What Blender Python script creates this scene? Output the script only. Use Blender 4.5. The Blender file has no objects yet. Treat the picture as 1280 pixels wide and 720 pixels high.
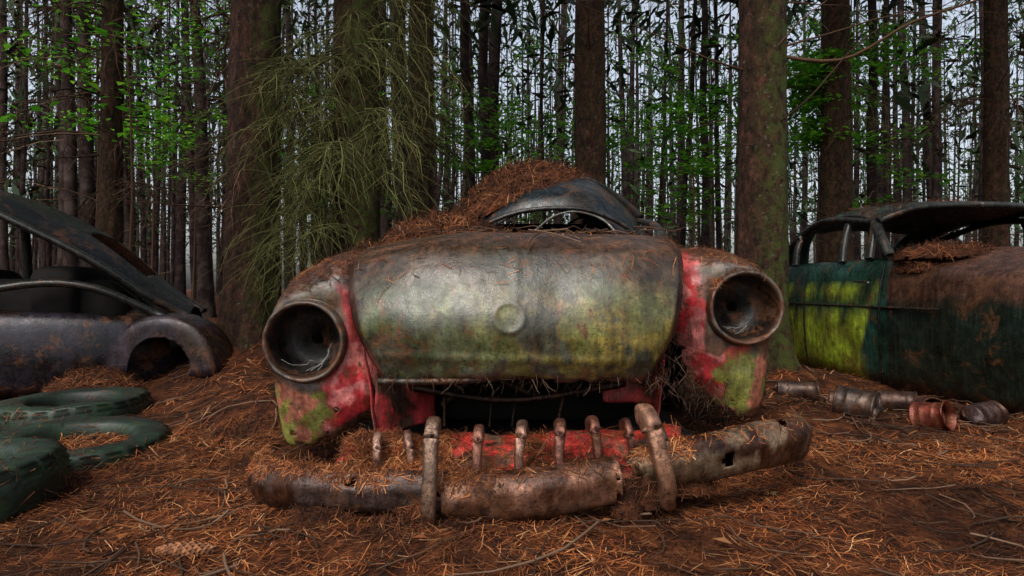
import bpy, math, random
import numpy as np
from mathutils import Vector, noise, Matrix
random.seed(7); rng=np.random.default_rng(7)
R=random.uniform
scene=bpy.context.scene
scene.view_settings.view_transform='Standard'
scene.view_settings.look='None'
scene.view_settings.exposure=0

# ------------------------------------------------------------------ helpers
class MB:
    def __init__(s): s.v=[]; s.f=[]; s.c=[]
    def tube(s,path,rad,sides=6,flat=1.0,col=(1,1,1),cap=False,power=1.0):
        n=len(path); path=[Vector(p) for p in path]; b=len(s.v)
        if not hasattr(rad,'__len__'): rad=[rad]*n
        for i,p in enumerate(path):
            t=(path[min(i+1,n-1)]-path[max(i-1,0)])
            if t.length<1e-9: t=Vector((0,0,1))
            t.normalize()
            ref=Vector((0,0,1)) if abs(t.z)<.85 else Vector((0,1,0))
            a=t.cross(ref).normalized(); u=a.cross(t)
            for k in range(sides):
                th=2*math.pi*k/sides; cc=math.cos(th); ss=math.sin(th)
                if power!=1.0: cc=math.copysign(abs(cc)**power,cc); ss=math.copysign(abs(ss)**power,ss)
                s.v.append(p+a*(cc*rad[i]*flat)+u*(ss*rad[i])); s.c.append(col)
        for i in range(n-1):
            for k in range(sides):
                k2=(k+1)%sides
                s.f.append((b+i*sides+k,b+i*sides+k2,b+(i+1)*sides+k2,b+(i+1)*sides+k))
        if cap:
            s.f.append(tuple(b+k for k in range(sides))); s.f.append(tuple(b+(n-1)*sides+k for k in range(sides)))
    def grid(s,rows,cols=None,closed=False,keep=None):
        b=len(s.v); m=len(rows[0])
        for i,r in enumerate(rows):
            for j,p in enumerate(r):
                s.v.append(Vector(p)); s.c.append(cols[i][j] if cols else (1,1,1))
        for i in range(len(rows)-1):
            for j in range(m if closed else m-1):
                j2=(j+1)%m
                if keep and not keep(i,j): continue
                s.f.append((b+i*m+j,b+i*m+j2,b+(i+1)*m+j2,b+(i+1)*m+j))
    def box(s,c,h,col=(1,1,1),bev=.15,rot=0):
        rows=[];n=10;m=20
        def sp(x,e): return math.copysign(abs(x)**e,x)
        for i in range(n+1):
            ph=-math.pi/2+math.pi*i/n; r=[]
            for j in range(m):
                th=2*math.pi*j/m
                x=sp(math.cos(ph),bev)*sp(math.cos(th),bev)*h[0]; y=sp(math.cos(ph),bev)*sp(math.sin(th),bev)*h[1]; z=sp(math.sin(ph),bev)*h[2]
                r.append((c[0]+x*math.cos(rot)-y*math.sin(rot),c[1]+x*math.sin(rot)+y*math.cos(rot),c[2]+z))
            rows.append(r)
        s.grid(rows,[[col]*m]*(n+1),closed=True)

def empty(name):
    o=bpy.data.objects.new(name,None); scene.collection.objects.link(o); o.empty_display_size=.1; return o
def make(name,mb,mat,parent=None,smooth=True,solid=0,M=None):
    me=bpy.data.meshes.new(name)
    vs=mb.v if M is None else [M@v for v in mb.v]
    me.from_pydata([tuple(v) for v in vs],[],mb.f)
    a=me.color_attributes.new('Col','FLOAT_COLOR','POINT')
    a.data.foreach_set('color',np.hstack([np.array(mb.c,dtype=np.float32).reshape(-1,3),np.ones((len(mb.c),1),np.float32)]).ravel())
    if smooth: me.polygons.foreach_set('use_smooth',[True]*len(me.polygons))
    me.materials.append(mat); me.update()
    o=bpy.data.objects.new(name,me); scene.collection.objects.link(o)
    if parent: o.parent=parent
    if solid:
        m=o.modifiers.new('s','SOLIDIFY'); m.thickness=solid; m.offset=0
    return o
def np_mesh(name,V,F,mat,parent=None):
    me=bpy.data.meshes.new(name); k=F.shape[1]
    me.vertices.add(len(V)); me.vertices.foreach_set('co',V.astype(np.float32).ravel())
    me.loops.add(F.size); me.loops.foreach_set('vertex_index',F.astype(np.int32).ravel())
    me.polygons.add(len(F)); me.polygons.foreach_set('loop_start',np.arange(0,F.size,k,dtype=np.int32))
    try: me.polygons.foreach_set('loop_total',np.full(len(F),k,dtype=np.int32))
    except Exception: pass
    me.update(calc_edges=True); me.materials.append(mat)
    o=bpy.data.objects.new(name,me); scene.collection.objects.link(o)
    if parent: o.parent=parent
    return o
def norm(a): return a/np.maximum(np.linalg.norm(a,axis=1,keepdims=True),1e-9)
def needles(name,P,N,L0,L1,W,mat,parent=None,tilt=.25,lift=.008,bias=None):
    n=len(P); P=np.asarray(P,float); N=norm(np.asarray(N,float))
    d=rng.normal(size=(n,3))
    if bias is not None: d+=np.array(bias)
    d-=N*np.sum(d*N,axis=1,keepdims=True); d=norm(d)
    s=norm(np.cross(d,N)); 
    d=norm(d+N*rng.normal(0,tilt,(n,1)))
    L=rng.uniform(L0,L1,(n,1)); w=W*rng.uniform(.6,1.3,(n,1))
    C=P+N*np.abs(rng.normal(0,lift,(n,1)))
    bend=rng.normal(0,.12,(n,1))*L
    m0=C+s*bend*.5
    a=C-d*L/2; b=C+d*L/2
    V=np.stack([a-s*w/2,a+s*w/2,m0+s*w/2,m0-s*w/2,b],axis=1).reshape(-1,3)
    i=np.arange(n)[:,None]*5
    F=np.concatenate([i+np.array([[0,1,2]]),i+np.array([[0,2,3]]),i+np.array([[3,2,4]])])
    return np_mesh(name,V,F,mat,parent)
def leaves(name,P,size,mat,parent=None,flatness=.5,aspect=.55,droop=0):
    n=len(P); P=np.asarray(P,float)
    N=rng.normal(size=(n,3)); N[:,2]+=flatness*3; N=norm(N)
    d=rng.normal(size=(n,3)); d[:,2]-=droop; d-=N*np.sum(d*N,axis=1,keepdims=True); d=norm(d); s=np.cross(d,N)
    L=size*rng.uniform(.5,1.5,(n,1))
    up=N*L*.12
    V=np.stack([P,P+d*L*.45+s*L*aspect*.5+up,P+d*L,P+d*L*.45-s*L*aspect*.5+up],axis=1).reshape(-1,3)
    F=np.arange(n)[:,None]*4+np.array([[0,1,2,3]])
    return np_mesh(name,V,F,mat,parent)
def sample(mb,n,filt=None):
    V=np.array([tuple(v) for v in mb.v]); T=[]
    for f in mb.f:
        for k in range(1,len(f)-1): T.append((f[0],f[k],f[k+1]))
    T=np.array(T); A,B,C=V[T[:,0]],V[T[:,1]],V[T[:,2]]
    cr=np.cross(B-A,C-A); ar=np.linalg.norm(cr,axis=1); N=norm(cr); N[N[:,2]<0]*=-1
    cen=(A+B+C)/3
    w=ar.copy()
    if filt is not None: w=w*filt(cen,N)
    w/=w.sum(); i=rng.choice(len(T),n,p=w)
    r1=np.sqrt(rng.random((n,1))); r2=rng.random((n,1))
    return (1-r1)*A[i]+r1*(1-r2)*B[i]+r1*r2*C[i],N[i]
def catmull(pts,n):
    pts=[np.array(p,float) for p in pts]; out=[]; m=len(pts)-1
    for k in range(n+1):
        t=k/n*m; i=min(int(t),m-1); u=t-i
        p0=pts[max(i-1,0)];p1=pts[i];p2=pts[i+1];p3=pts[min(i+2,m)]
        out.append(.5*((2*p1)+(-p0+p2)*u+(2*p0-5*p1+4*p2-p3)*u*u+(-p0+3*p1-3*p2+p3)*u**3))
    return out
def nz(x,y,z=0,s=1): return noise.noise(Vector((x*s,y*s,z*s)))
def fbm(x,y,z,s): return noise.fractal(Vector((x*s,y*s,z*s)),1.0,2.0,5)
def lerp(a,b,t):
    t=max(0,min(1,t)); return tuple(a[i]*(1-t)+b[i]*t for i in range(3))
def sm(a,b,x):
    t=max(0,min(1,(x-a)/(b-a))); return t*t*(3-2*t)

# ------------------------------------------------------------------ materials
def base(name):
    m=bpy.data.materials.new(name); m.use_nodes=True; nt=m.node_tree
    return m,nt,nt.nodes['Principled BSDF']
def tex(nt,scale,detail=6,rough=.6,stretch=None,dist=0):
    tc=nt.nodes.new('ShaderNodeTexCoord'); n=nt.nodes.new('ShaderNodeTexNoise')
    n.inputs['Scale'].default_value=scale; n.inputs['Detail'].default_value=detail; n.inputs['Roughness'].default_value=rough; n.inputs['Distortion'].default_value=dist
    if stretch:
        mp=nt.nodes.new('ShaderNodeMapping'); mp.inputs['Scale'].default_value=stretch
        nt.links.new(tc.outputs['Object'],mp.inputs['Vector']); nt.links.new(mp.outputs[0],n.inputs['Vector'])
    else: nt.links.new(tc.outputs['Object'],n.inputs['Vector'])
    return n.outputs['Fac']
def ramp(nt,fac,stops):
    r=nt.nodes.new('ShaderNodeValToRGB'); e=r.color_ramp.elements
    while len(e)<len(stops): e.new(.5)
    for i,(p,c) in enumerate(stops):
        e[i].position=p; e[i].color=(*c,1) if len(c)==3 else c
    nt.links.new(fac,r.inputs[0]); return r.outputs[0]
def mix(nt,a,b,fac,mode='MIX'):
    m=nt.nodes.new('ShaderNodeMix'); m.data_type='RGBA'; m.blend_type=mode
    for sock,val in ((m.inputs[6],a),(m.inputs[7],b)):
        if isinstance(val,tuple): sock.default_value=(*val,1)
        else: nt.links.new(val,sock)
    if isinstance(fac,(int,float)): m.inputs[0].default_value=fac
    else: nt.links.new(fac,m.inputs[0])
    return m.outputs[2]
def bump(nt,bs,h,strength,dist=.01):
    b=nt.nodes.new('ShaderNodeBump'); b.inputs['Strength'].default_value=strength; b.inputs['Distance'].default_value=dist
    nt.links.new(h,b.inputs['Height']); nt.links.new(b.outputs[0],bs.inputs['Normal'])
W3=(1,1,1);K3=(0,0,0)
def noisemat(name,stops,scale,rough=.85,bs=.5,bscale=None,stretch=None,bd=.01,spec=.3,detail=5):
    m,nt,b=base(name)
    c=ramp(nt,tex(nt,scale,detail,.65,stretch),stops); nt.links.new(c,b.inputs['Base Color'])
    b.inputs['Roughness'].default_value=rough; b.inputs['Specular IOR Level'].default_value=spec
    if bs: bump(nt,b,tex(nt,bscale or scale*3,4,.7,stretch),bs,bd)
    return m
def patina(name,rust=.5,rough=(.3,.7),metal=.0,speck=.5,mottle=.85,bs=.35,spec=.5,orange=.0):
    m,nt,b=base(name)
    at=nt.nodes.new('ShaderNodeAttribute'); at.attribute_name='Col'; c=at.outputs['Color']
    v=ramp(nt,tex(nt,16,7,.78),[(.3,(.2,.2,.2)),(.48,(.75,.75,.75)),(.56,(1.15,1.13,1.05)),(.7,(2.0,1.9,1.7))])
    c=mix(nt,c,v,mottle,'MULTIPLY')
    gr=ramp(nt,tex(nt,3.2,7,.72),[(.36,(.32,.30,.26)),(.56,(1.1,1.1,1.1))]); c=mix(nt,c,gr,.8,'MULTIPLY')
    st=ramp(nt,tex(nt,1,4,.65,(42,42,4)),[(.38,(.38,.35,.3)),(.6,(1.2,1.2,1.15))])
    c=mix(nt,c,st,.65,'MULTIPLY')
    if orange:
        of=ramp(nt,tex(nt,1,6,.75,(26,26,3)),[(.56,K3),(.68,(orange,)*3)]); c=mix(nt,c,(.18,.065,.022),of)
    rn=tex(nt,6,9,.78,None,.5); t=.60-.16*(rust-.4)
    halo=ramp(nt,rn,[(t-.06,K3),(t,(.75,.75,.75))])
    c=mix(nt,c,(.13,.052,.020),halo)
    rf=ramp(nt,rn,[(t,K3),(t+.015,W3)])
    rc=ramp(nt,tex(nt,50,5,.75),[(.3,(.015,.008,.005)),(.5,(.06,.024,.012)),(.62,(.16,.056,.021)),(.78,(.26,.10,.033))])
    c=mix(nt,c,rc,rf)
    pf=ramp(nt,tex(nt,130,2,.6),[(.33,(.15,.12,.09)),(.43,W3)])
    c=mix(nt,c,pf,speck,'MULTIPLY')
    nt.links.new(c,b.inputs['Base Color'])
    rr=ramp(nt,tex(nt,24,6,.75),[(.4,(rough[0],)*3),(.6,(rough[1],)*3)])
    rr=mix(nt,rr,(.85,.85,.85),rf); nt.links.new(rr,b.inputs['Roughness'])
    b.inputs['Metallic'].default_value=metal; b.inputs['Specular IOR Level'].default_value=spec
    bn=nt.nodes.new('ShaderNodeMath'); bn.operation='MULTIPLY_ADD'; nt.links.new(rf,bn.inputs[0]); bn.inputs[1].default_value=-.25
    nt.links.new(tex(nt,55,6,.78),bn.inputs[2])
    bump(nt,b,bn.outputs[0],bs,.006); return m
def islandmat(name,stops,rough=.8,trans=0,nscale=0,spec=.2):
    m,nt,b=base(name)
    g=nt.nodes.new('ShaderNodeNewGeometry'); c=ramp(nt,g.outputs['Random Per Island'],stops)
    if nscale:
        v=ramp(nt,tex(nt,nscale,5,.65),[(.40,(.13,.12,.12)),(.60,(1.4,1.35,1.25))]); c=mix(nt,c,v,.95,'MULTIPLY')
    nt.links.new(c,b.inputs['Base Color']); b.inputs['Roughness'].default_value=rough; b.inputs['Specular IOR Level'].default_value=spec
    if trans:
        t=nt.nodes.new('ShaderNodeBsdfTranslucent'); nt.links.new(c,t.inputs['Color'])
        mx=nt.nodes.new('ShaderNodeMixShader'); mx.inputs[0].default_value=trans
        nt.links.new(b.outputs[0],mx.inputs[1]); nt.links.new(t.outputs[0],mx.inputs[2])
        nt.links.new(mx.outputs[0],nt.nodes['Material Output'].inputs['Surface'])
    return m

M_paint=patina('weathered_paint',.33,(.18,.42),.1,.6,.85,.35,.7,.6)
M_fend=patina('peeling_paint',.5,(.25,.6),.0,.5,.85,.35,.6,.5)
M_dark=patina('dark_wreck_paint',.35,(.18,.45),.2)
M_chrome=patina('rusted_chrome',.5,(.2,.45),.65,.75,.8,.6)
M_bump=patina('rusted_bumper',.50,(.2,.5),.5,.7,.8,.5,.5,.4)
M_blk=noisemat('dark_interior',[(.3,(.003,.003,.003)),(.7,(.012,.009,.007))],12,.9,.4)  # near-black colour that makes bay and cabin insides read dark
M_ground=noisemat('forest_soil',[(.3,(.010,.005,.003)),(.48,(.045,.016,.008)),(.62,(.11,.036,.014)),(.78,(.19,.075,.028))],9,.95,.9,70,bd=.02,spec=.1)
M_needle=islandmat('needle_litter',[(0,(.028,.010,.005)),(.35,(.11,.034,.012)),(.7,(.26,.077,.023)),(.92,(.40,.16,.055)),(1,(.48,.29,.15))],.75,0,2.0)
M_needled=islandmat('dark_needle_litter',[(0,(.020,.009,.006)),(.5,(.075,.027,.012)),(.9,(.18,.062,.023)),(1,(.27,.14,.06))],.85,0,3)
M_twig=islandmat('twigs',[(0,(.025,.014,.009)),(.6,(.07,.036,.02)),(1,(.16,.10,.065))],.8)
M_moss=islandmat('lichen_twigs',[(0,(.028,.022,.010)),(.5,(.075,.078,.024)),(1,(.19,.19,.065))],.9,0)
M_leaf=islandmat('broad_leaves',[(0,(.04,.17,.010)),(.6,(.10,.36,.02)),(1,(.26,.54,.04))],.45,.55)
M_spr=islandmat('spruce_needles',[(0,(.012,.026,.010)),(.7,(.030,.058,.020)),(1,(.06,.11,.035))],.7,0)
M_dead=islandmat('fallen_leaf',[(0,(.30,.11,.035)),(.5,(.18,.05,.02)),(.85,(.24,.12,.05)),(1,(.05,.10,.03))],.5)
M_bglade=islandmat('wire',[(0,(.12,.12,.12)),(1,(.3,.3,.27))],.5)
m,nt,b=base('mossy_rubber')
c=ramp(nt,tex(nt,7,7,.7),[(.35,(.006,.008,.006)),(.5,(.009,.019,.011)),(.62,(.017,.042,.018)),(.8,(.05,.075,.024))]); nt.links.new(c,b.inputs['Base Color'])
b.inputs['Roughness'].default_value=.5; bump(nt,b,tex(nt,60,6,.7),.5,.004); M_tyre=m
def barkmat(name,c0,c1,c2,moss):
    m,nt,b=base(name)
    c=ramp(nt,tex(nt,1,8,.75,(20,20,9)),[(.32,c0),(.48,c1),(.66,c2)])
    pl=ramp(nt,tex(nt,1,5,.7,(34,34,22)),[(.4,(.3,.3,.3)),(.55,(1.2,1.2,1.2))]); c=mix(nt,c,pl,.85,'MULTIPLY')
    at=nt.nodes.new('ShaderNodeAttribute'); at.attribute_name='Col'
    mf=nt.nodes.new('ShaderNodeSeparateColor'); nt.links.new(at.outputs['Color'],mf.inputs[0])
    ml=nt.nodes.new('ShaderNodeMath'); ml.operation='MULTIPLY'; nt.links.new(mf.outputs[0],ml.inputs[0])
    mr=ramp(nt,tex(nt,13,8,.78),[(.42,K3),(.58,W3)]); nt.links.new(mr,ml.inputs[1])
    c=mix(nt,c,moss,ml.outputs[0])
    li=ramp(nt,tex(nt,30,3,.6),[(.64,K3),(.70,(.6,.6,.6))]); c=mix(nt,c,(.17,.17,.13),li)
    nt.links.new(c,b.inputs['Base Color']); b.inputs['Roughness'].default_value=.85; b.inputs['Specular IOR Level'].default_value=.2
    bump(nt,b,tex(nt,1,8,.78,(30,30,16)),1.0,.05); return m
M_bark=barkmat('spruce_bark',(.005,.003,.003),(.042,.016,.011),(.12,.048,.032),(.065,.082,.016))
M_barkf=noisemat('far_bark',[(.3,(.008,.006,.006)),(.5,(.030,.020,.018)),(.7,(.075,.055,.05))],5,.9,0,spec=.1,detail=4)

# ------------------------------------------------------------------ ground
mounds=[(-1.76,4.3,.28,.45),(-1.07,4.4,.22,.5),(1.68,4.3,.16,.4),(.79,6.5,.2,.6),(-.62,1.93,.03,.14),(-1.0,2.8,.15,.32),(1.25,3.2,.08,.4),(1.0,2.2,.03,.15),(-1.3,3.4,.14,.4)]
def gh(x,y):
    r=math.hypot(x,y-2)
    z=.035*nz(x,y,0,.9)+.022*nz(x,y,3,3.1)+.010*nz(x,y,5,9)
    z+=sm(8,30,r)*.35*nz(x,y,8,.06)
    for mx,my,h,s in mounds:
        d=((x-mx)**2+(y-my)**2)/(s*s)
        if d<8: z+=h*math.exp(-d)*(1+.3*nz(x,y,1,6))
    return z
n=260;k=7.2
ts=[-1+2*i/n for i in range(n+1)]
ax=[320*math.sinh(k*t)/math.sinh(k) for t in ts]
g=MB(); g.grid([[(x,y+2.3,gh(x,y+2.3)) for x in ax] for y in ax])
make('ground',g,M_ground)
def scat(n,x0,x1,y0,y1,pw=1.0):
    xs=rng.uniform(x0,x1,n); ys=y0+(y1-y0)*rng.random(n)**pw
    P=[];N=[]
    for x,y in zip(xs,ys):
        z=gh(x,y); P.append((x,y,z)); N.append((-(gh(x+.03,y)-z)/.03,-(gh(x,y+.03)-z)/.03,1))
    return P,N
lit=empty('pine_needle_litter')
P,N=scat(50000,-2.2,2.2,1.05,2.6); needles('fine_needles',P,N,.02,.085,.0020,M_needle,lit,.18,.007)
P,N=scat(32000,-4,4,2.2,6.5,1.3); needles('mid_needles',P,N,.04,.12,.0036,M_needle,lit,.18,.010)
P,N=scat(9000,-9,9,5.5,16,1.2); needles('far_needles',P,N,.12,.3,.012,M_needle,lit,.2,.02)
tw=MB()
for i in range(750):
    x=R(-2.4,2.4);y=1.1+3.5*random.random()**1.4;a=R(0,6.28);L=R(.06,.5)*(1 if i<500 else .5);c=R(-1,1)
    if i>600: x=R(.9,2.4); y=R(2.3,3.4)
    pts=[]
    for j in range(6):
        t=j/5-.5; px=x+math.cos(a+c*t)*L*t;py=y+math.sin(a+c*t)*L*t
        pts.append((px,py,gh(px,py)+.008+.04*abs(t)*random.random()))
    r=R(.0012,.0038); tw.tube(pts,[r,r,r,r*.9,r*.7,r*.3],5)
make('fallen_twigs',tw,M_twig,lit)
P=[(-.63,1.74),(-.9,2.35),(-.60,1.70),(.27,1.63),(.76,1.86),(.87,1.72),(1.3,2.4),(-.2,1.5),(-.95,1.55),(1.15,1.6),(.5,1.45)]
leaves('fallen_leaves',[(x,y,gh(x,y)+.012) for x,y in P],.045,M_dead,None,2.5,.55)
M_conem=islandmat('cone_scale',[(0,(.10,.04,.02)),(1,(.30,.13,.06))],.7)
def cone(x,y,a,L):
    e=empty('spruce_cone'); c=MB(); z=gh(x,y)+.018
    ca,sa=math.cos(a),math.sin(a)
    for i in range(130):
        t=i/130; r=.016*math.sin(math.pi*(.08+.88*t))**.6; th=i*2.4
        o=Vector((x+ca*(t-.5)*L-sa*r*math.cos(th),y+sa*(t-.5)*L+ca*r*math.cos(th),z+r*math.sin(th)))
        nrm=Vector((-sa*math.cos(th),ca*math.cos(th),math.sin(th))); d=Vector((ca,sa,0)); s=d.cross(nrm)
        b=len(c.v)
        for q in (o-s*.007-d*.008-nrm*.003,o+s*.007-d*.008-nrm*.003,o+s*.006+d*.005+nrm*.003,o+d*.012+nrm*.002,o-s*.006+d*.005+nrm*.003): c.v.append(q); c.c.append(W3)
        c.f.append((b,b+1,b+2,b+3,b+4))
    c.tube([(x+ca*(t-.5)*L,y+sa*(t-.5)*L,z) for t in (0,.1,.5,.9,1)],[.003,.010,.013,.010,.002],8)
    make('cone_scales',c,M_conem,e)
cone(-.76,1.49,.05,.12); cone(.5,2.05,.8,.1)

# ------------------------------------------------------------------ trees
def droop(mb,base,zr,nprim,plen,nstr,slen,bias,rad=.008,spread=1.0,sr=.2):
    for i in range(nprim):
        z=R(*zr); d=Vector((random.gauss(0,spread)+bias[0],random.gauss(0,spread)+bias[1],0)).normalized()
        L=plen*R(.4,1.2); rise=R(-.3,.3); p=Vector((base[0],base[1],z)); path=[p.copy()]
        for j in range(8):
            t=(j+1)/8
            p=p+d*(L/8)*(1-.35*t)+Vector((0,0,(rise-1.3*t*t)*L/8))+Vector((random.gauss(0,.12),random.gauss(0,.12),random.gauss(0,.08)))*L/8
            path.append(p.copy())
        mb.tube(path,[rad*(1-.1*j) for j in range(9)],4)
        for s in range(nstr):
            t=R(.15,1)*8; a=min(int(t),7); q=path[a].lerp(path[a+1],t-a); l=slen*R(.2,1.2)
            dd=Vector((random.gauss(0,.8)+d.x*.5,random.gauss(0,.8)+d.y*.5,R(-.5,.3)))
            pt=[q.copy()]
            for j in range(5):
                dd+=Vector((random.gauss(0,.3),random.gauss(0,.3),-.36)); q=q+dd.normalized()*l/5; pt.append(q.copy())
            w=rad*sr*R(.7,1.3)
            mb.tube(pt,[w,w,w*.9,w*.8,w*.6,w*.3],3)
def spruce(x,y,r,lean=0,H=19,mossdir=None,sticks=10,crown=1150):
    e=empty('spruce_tree'); t=MB(); rows=[];cols=[]; S=36; z0=gh(x,y)-.15
    zs=[0,.05,.1,.16,.22,.3,.4,.5]+[.5+.06*i for i in range(1,42)]+[3.2+i*.8 for i in range(1,int((H-3.2)/.8))]
    for z in zs:
        rr=r*(1-z/H*.92)*(1+.55*math.exp(-z/.18)); row=[];co=[]
        for s in range(S):
            th=2*math.pi*s/S
            fl=1+.25*math.exp(-z/.25)*math.sin(th*5+x*3)
            b=1+.08*fbm(math.cos(th)*2+x,math.sin(th)*2,z*1.2,1.6)+.05*nz(math.cos(th)*8,math.sin(th)*8,z*6,1.5)
            row.append((x+lean*z+rr*fl*b*math.cos(th),y+rr*fl*b*math.sin(th),z0+z))
            mv=.25
            if mossdir is not None: mv=max(0,math.cos(th-mossdir))**1.2*1.2*(1 if z<3 else .3)+.1
            co.append((mv,0,0))
        rows.append(row);cols.append(co)
    t.grid(rows,cols,closed=True); make('trunk',t,M_bark,e)
    b=MB()
    for i in range(sticks):
        z=R(1.0,4.5);a=R(0,6.28);L=R(.25,1.3);p=Vector((x+lean*z,y,z));path=[p.copy()];d=Vector((math.cos(a),math.sin(a),R(-.1,.35)))
        for j in range(7):
            d+=Vector((random.gauss(0,.12),random.gauss(0,.12),random.gauss(-.03,.1))); p=p+d.normalized()*L/7; path.append(p.copy())
            if j>1 and random.random()<.8:
                q=p.copy(); dd=d+Vector((random.gauss(0,.7),random.gauss(0,.7),random.gauss(-.3,.4))); pp=[q.copy()]
                for m in range(4): dd+=Vector((random.gauss(0,.15),random.gauss(0,.15),-.12)); q=q+dd.normalized()*L*.1; pp.append(q.copy())
                b.tube(pp,[.0025,.002,.0018,.0014,.0008],3)
        b.tube(path,[.009,.008,.007,.006,.005,.004,.003,.0015],5)
    cp=[]
    for i in range(40):
        z=R(6.0,H-1);a=R(0,6.28);L=(H-z)*.18+.7
        b.tube([(x+lean*z+math.cos(a)*L*q,y+math.sin(a)*L*q,z-.5*q*q*L*.5) for q in (0,.33,.66,1)],[.03,.022,.014,.004],4)
        for kk in range(crown//40):
            q=R(.2,1); cp.append((x+lean*z+math.cos(a)*L*q+R(-.3,.3),y+math.sin(a)*L*q+R(-.3,.3),z-.25*q*q*L+R(-.3,.1)))
    make('branches',b,M_twig,e)
    leaves('needle_foliage',cp,.55,M_spr,e,.6,.4,.6)  # crown above the view, thickened to block overhead sky light
    return e
T1=spruce(-1.76,4.3,.175,.018,mossdir=0,sticks=8)
T2=spruce(-1.07,4.4,.165,0,mossdir=-1.0,sticks=6)
T3=spruce(-.88,6.0,.135,.01)
T4=spruce(.79,6.5,.175,0)
T5=spruce(1.68,4.3,.168,.0,mossdir=-.8,sticks=14)
T6=spruce(4.05,8.0,.2,0)
T7=spruce(-3.9,6.2,.11,.01,sticks=16)
T8=spruce(-3.0,7.2,.10,.0,sticks=12)
T9=spruce(5.6,7.4,.14,.0,sticks=14)
spruce(-5.2,1.6,.17);spruce(4.8,1.2,.17);spruce(4.2,-3.4,.18)  # unseen spruces beside and behind the camera, added to cut sky light
m=MB(); droop(m,(-1.07,4.4),(1.45,3.6),44,.9,46,.5,(-.1,-.7),.008,1.0,.24)
droop(m,(-.98,4.3),(1.25,2.6),16,.55,42,.45,(1.0,-.5),.007,.5,.24)
droop(m,(-1.1,4.25),(.85,2.2),26,.70,48,.45,(-1.1,-.7),.007,.5,.24); make('lichen_branches',m,M_moss,T2)
m=MB(); droop(m,(-.88,6),(1.8,4.4),14,.8,26,.5,(.2,-.5),.009,1,.3); make('lichen_branches',m,M_moss,T3)
m=MB(); droop(m,(-1.76,4.3),(1.2,3),12,.7,20,.4,(-.8,-.3),.008,1,.28); make('dry_branches',m,M_twig,T1)
m=MB(); droop(m,(-3.9,6.2),(1.6,5),36,1.6,36,.6,(.3,-.3),.010,1,.26); make('dry_branches',m,M_twig,T7)
m=MB(); droop(m,(-3.0,7.2),(2.0,5),30,1.5,34,.6,(0,-.3),.010,1,.3); make('dry_branches',m,M_twig,T8)
m=MB(); droop(m,(5.6,7.4),(2.6,5),22,1.4,30,.5,(-.4,-.1),.009,1,.25); make('dry_branches',m,M_twig,T9)
m=MB(); droop(m,(4.05,8.0),(2.6,5.5),18,1.3,26,.5,(0,-.3),.010,1,.25); make('lichen_branches',m,M_moss,T6)
m=MB()
m.tube(catmull([(1.68,4.3,2.2),(2.1,4.1,2.08),(2.5,4.0,2.28),(2.9,3.9,2.4),(3.4,3.8,2.62)],20),[.014-.0005*i for i in range(21)],6)
m.tube(catmull([(1.68,4.3,1.65),(1.85,4.0,1.8),(2.1,3.9,2.1),(2.4,3.8,2.3)],12),[.008-.0005*i for i in range(13)],5)
m.tube(catmull([(1.68,4.3,2.05),(1.3,4.2,2.12),(.9,4.2,2.3),(.4,4.1,2.45)],12),[.009-.0006*i for i in range(13)],5)
m.tube(catmull([(.79,6.5,2.6),(.5,6.2,3.0),(.2,6.0,3.4),(0,5.8,3.6)],12),[.012-.0006*i for i in range(13)],5)
make('long_dead_branch',m,M_twig,T5)

# distant forest
el,az=math.radians(52),math.radians(205)
far=empty('distant_forest'); ft=MB(); fb=MB(); fp=[]; pos=[]
tries=0
while len(pos)<900 and tries<40000:
    tries+=1
    y=8.5+60*random.random()**.8; x=R(-1.15,1.15)*(y+4)
    if any((x-a)**2+(y-b)**2<(.6 if y<20 else .25) for a,b in pos[-400:]): continue
    pos.append((x,y))
back=[]  # unseen trees behind the camera, added to block part of the sky light
while len(back)<48:
    a=R(math.pi*.95,2.05*math.pi); r=R(8,20); x,y=r*math.cos(a),r*math.sin(a)
    # no added trees in this sector, so the sun reaches the car
    if r<16 and (x*math.sin(az)+y*math.cos(az))/r>.86: continue
    back.append((x,y))
for i,(x,y) in enumerate(pos+back):
    r=.045+.13*random.random()**1.5; r*=(1 if y<30 else 1.25); H=R(15,21); l=random.gauss(0,.022); l2=random.gauss(0,.01); z0=gh(x,y)-.2
    hs=[0,.25,.6,1.5,3,4.5,6,8,11,14,H]
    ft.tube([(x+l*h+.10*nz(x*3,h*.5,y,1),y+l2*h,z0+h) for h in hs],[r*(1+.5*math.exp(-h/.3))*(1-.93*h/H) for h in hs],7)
    for j in range(20 if y<25 else 7):
        z=R(1.0,10);a=R(0,6.28);L=R(.3,1.7);dr=R(-.6,.25)
        fb.tube([(x+math.cos(a)*L*q,y+math.sin(a)*L*q+.05*q,z0+z+dr*q*q*L) for q in (0,.35,.7,1)],[.012,.009,.006,.002],3)
    nb=18 if y<40 else 9
    zlow=R(2.8,7.0)
    for j in range(nb):
        z=zlow+(H-zlow)*random.random()**1.4;a=R(0,6.28);L=(H-z)*.13+R(.6,1.3)
        for kk in range(11):
            q=R(.15,1);fp.append((x+math.cos(a)*L*q+R(-.15,.15),y+math.sin(a)*L*q+R(-.15,.15),z-.35*q*q*L+R(-.3,.05)))
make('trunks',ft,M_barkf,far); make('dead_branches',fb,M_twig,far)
leaves('needle_foliage',fp,.42,M_spr,far,.2,.22,1.0)

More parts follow.
